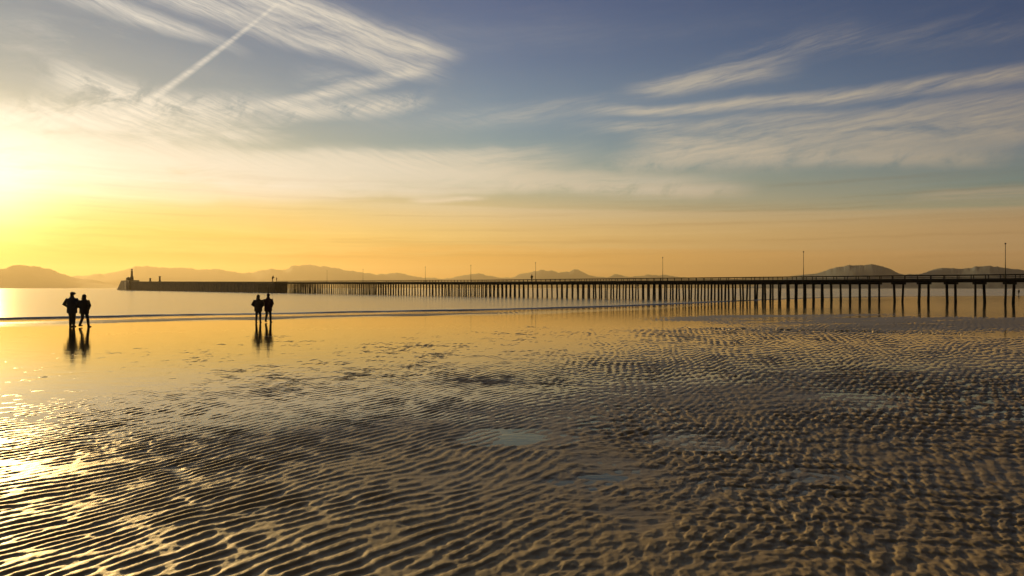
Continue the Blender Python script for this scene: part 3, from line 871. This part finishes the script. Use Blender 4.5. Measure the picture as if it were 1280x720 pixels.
    for (sh, elb, wr, hd) in A2_:
        add_tube(bm, [sh, sh.lerp(elb, .5), elb, elb.lerp(wr, .5), wr.lerp(hd, .75) if arms == 'pockets' else wr], [.080 * bulk, .072 * bulk, .066 * bulk, .060, .052], 12)
    add_tube(bm, [(0, ly(1.44) - .01, 1.42), (0, ly(1.50), 1.50), (0, ly(1.55) + .005, 1.56)], [(.15, .12), (.108, .105), (.085, .09)], 14)     # thick collar
    if hood:
        add_ball(bm, hc + Vector((0, -.028, .012)), (.108, .108, .132))
        add_ball(bm, hc + Vector((0, -.075, -.09)), (.115, .085, .09))
    jk = link('jacket', remeshed('jacket', bm, .014, 3), coat, root)
    # --- hair
    bm = bmesh.new()
    add_ball(bm, hc + Vector((0, -.016, .024)), (.087, .096, .106))
    add_ball(bm, hc + Vector((0, -.035, -.03)), (.078, .072, .078))
    if hairlen: add_tube(bm, [hc + Vector((0, -.05, 0)), hc + Vector((0, -.075, -.10)), hc + Vector((0, -.085, -.10 - hairlen))], [(.08, .05), (.082, .045), (.05, .03)], 12)
    link('hair', remeshed('hair', bm, .012, 3), hair, root)
    if hat:
        bm = bmesh.new()
        add_ball(bm, hc + Vector((0, -.008, .055)), (.095, .105, .085))
        if hat == 'cap':
            q = Matrix.Rotation(head_turn, 3, 'Z')
            pts = [hc + q @ Vector((0, .06, .060)), hc + q @ Vector((0, .10, .050)), hc + q @ Vector((0, .14, .025))]
            add_tube(bm, pts, [(.07, .018), (.065, .014), (.045, .010)], 12)
        else:
            add_ball(bm, hc + Vector((0, -.01, .150)), .032)
        link('cap' if hat == 'cap' else 'bobble_hat', remeshed('hat', bm, .011, 3), coat, root)
    # --- shoes
    for (hip, kn, ank) in L:
        bm = bmesh.new()
        z0 = ank.z - .085
        add_tube(bm, [(ank.x, ank.y - .075, z0 + .045), (ank.x, ank.y - .01, z0 + .05), (ank.x, ank.y + .08, z0 + .045), (ank.x, ank.y + .17, z0 + .032), (ank.x, ank.y + .195, z0 + .028)],
                 [(.036, .044), (.044, .05), (.05, .045), (.044, .032), (.02, .018)], 12)
        add_tube(bm, [(ank.x, ank.y, z0 + .05), (ank.x, ank.y - .005, z0 + .17)], [.056, .058], 12)
        link('shoe', remeshed('shoe', bm, .012, 2), M['boot'], root)
    return root

def on_sand(px, py):
    x, y = gp(px, py)
    z = max(float(sand_z(np.array([x]), np.array([y]))[0]), -.02)
    return (x, y, z)
pA = on_sand(90.0, 408.5); pB = on_sand(105.3, 408.8); pC = on_sand(322.8, 403.3); pD = on_sand(335.2, 403.0)
person(pA, R(4), 1.80, 'walker in a peaked cap, legs together, left of the pair nearest the left edge', M['coat_navy'], M['grey_cloth'], M['hair'], stride=.05, stance=.05, elbows=.35, hat='cap', skirt=.10, bulk=1.26, group='walkers on the wet sand', head_turn=R(-62))
person(pB, R(-6), 1.68, 'bareheaded walker striding with legs apart, right of the pair nearest the left edge', M['coat_black'], M['denim'], M['hair'], stride=.10, stance=.17, elbows=.36, bulk=1.30, skirt=.06, hood=True, group='walkers on the wet sand')
person(pC, R(3), 1.62, 'broad walker with elbows out, left of the pair beneath the breakwater', M['coat_brown'], M['denim'], M['hair'], stride=.06, stance=.11, elbows=.34, hairlen=.10, bulk=1.28, skirt=.08, hood=True, group='walkers on the wet sand')
person(pD, R(-3), 1.68, 'slimmer taller walker, right of the pair beneath the breakwater', M['coat_red'], M['grey_cloth'], M['hair'], stride=.13, stance=.10, elbows=.30, hat='bobble', skirt=.10, bulk=1.24, group='walkers on the wet sand')

def on_deck(px, n, dz=.003):
    s = S_of(px); p = at(s, n); return (p.x, p.y, p.z + dz)
s_ = S_of(342.3); p_ = at(s_, -.6, top_z(s_) + .303)
person(p_, R(-100), 2.7, 'taller stooping figure on the breakwater, bending towards a smaller one', M['coat_black'], M['grey_cloth'], M['hair'], stride=.16, stance=.16, arms='reach', lean=.55, bulk=1.4, group='people up on the pier')
s_ = S_of(347.4); p_ = at(s_, -.6, top_z(s_) + .303)
person(p_, R(80), 1.9, 'smaller upright figure on the breakwater beside a stooping adult', M['coat_brown'], M['denim'], M['hair'], stride=.04, stance=.08, elbows=.27, group='people up on the pier')
person(on_deck(663.5, .3), R(30), 1.72, 'lone walker on the piled pier, beside a thin lamp post', M['coat_black'], M['grey_cloth'], M['hair'], stride=.12, stance=.09, elbows=.29, group='people up on the pier')
# far person at the water's edge under the landward pier
yy = 178.0; xx = (1273.5 - 640) / F * yy
person((xx, yy, -.02), R(25), 1.75, 'tiny distant figure at the water edge, seen under the pier at its right end', M['coat_black'], M['denim'], M['hair'], stride=.05, stance=.07, elbows=.29)

# ------------------------------------------------------------------ air
HAZE = True
if HAZE:
    bm = bmesh.new(); add_box(bm, (-17000, -4000, -1.8), (17000, 15500, 480))
    m = bpy.data.materials.new('haze'); m.use_nodes = True
    for n in list(m.node_tree.nodes):
        if n.type == 'BSDF_PRINCIPLED': m.node_tree.nodes.remove(n)
    pv = m.node_tree.nodes.new('ShaderNodeVolumePrincipled')
    pv.inputs['Color'].default_value = (.92, .78, .50, 1); pv.inputs['Density'].default_value = 6.8e-5; pv.inputs['Anisotropy'].default_value = .50
    m.node_tree.links.new(pv.outputs[0], m.node_tree.nodes['Material Output'].inputs['Volume'])
    hz = link('haze', bm_mesh('haze', bm), m); tag(hz, 'thin evening haze over the bay', None, None, 'stuff')

# ------------------------------------------------------------------ render
sc.view_settings.view_transform = 'Standard'; sc.view_settings.look = 'None'
sc.view_settings.exposure = 0; sc.view_settings.gamma = 1; sc.view_settings.use_curve_mapping = False
sc.render.engine = 'CYCLES'
cy = sc.cycles
cy.use_denoising = True
try: cy.denoiser = 'OPENIMAGEDENOISE'
except Exception: pass
cy.max_bounces = 6; cy.diffuse_bounces = 2; cy.glossy_bounces = 3; cy.transmission_bounces = 2; cy.transparent_max_bounces = 10; cy.volume_bounces = 0
cy.caustics_reflective = False; cy.caustics_refractive = False
cy.sample_clamp_indirect = 8
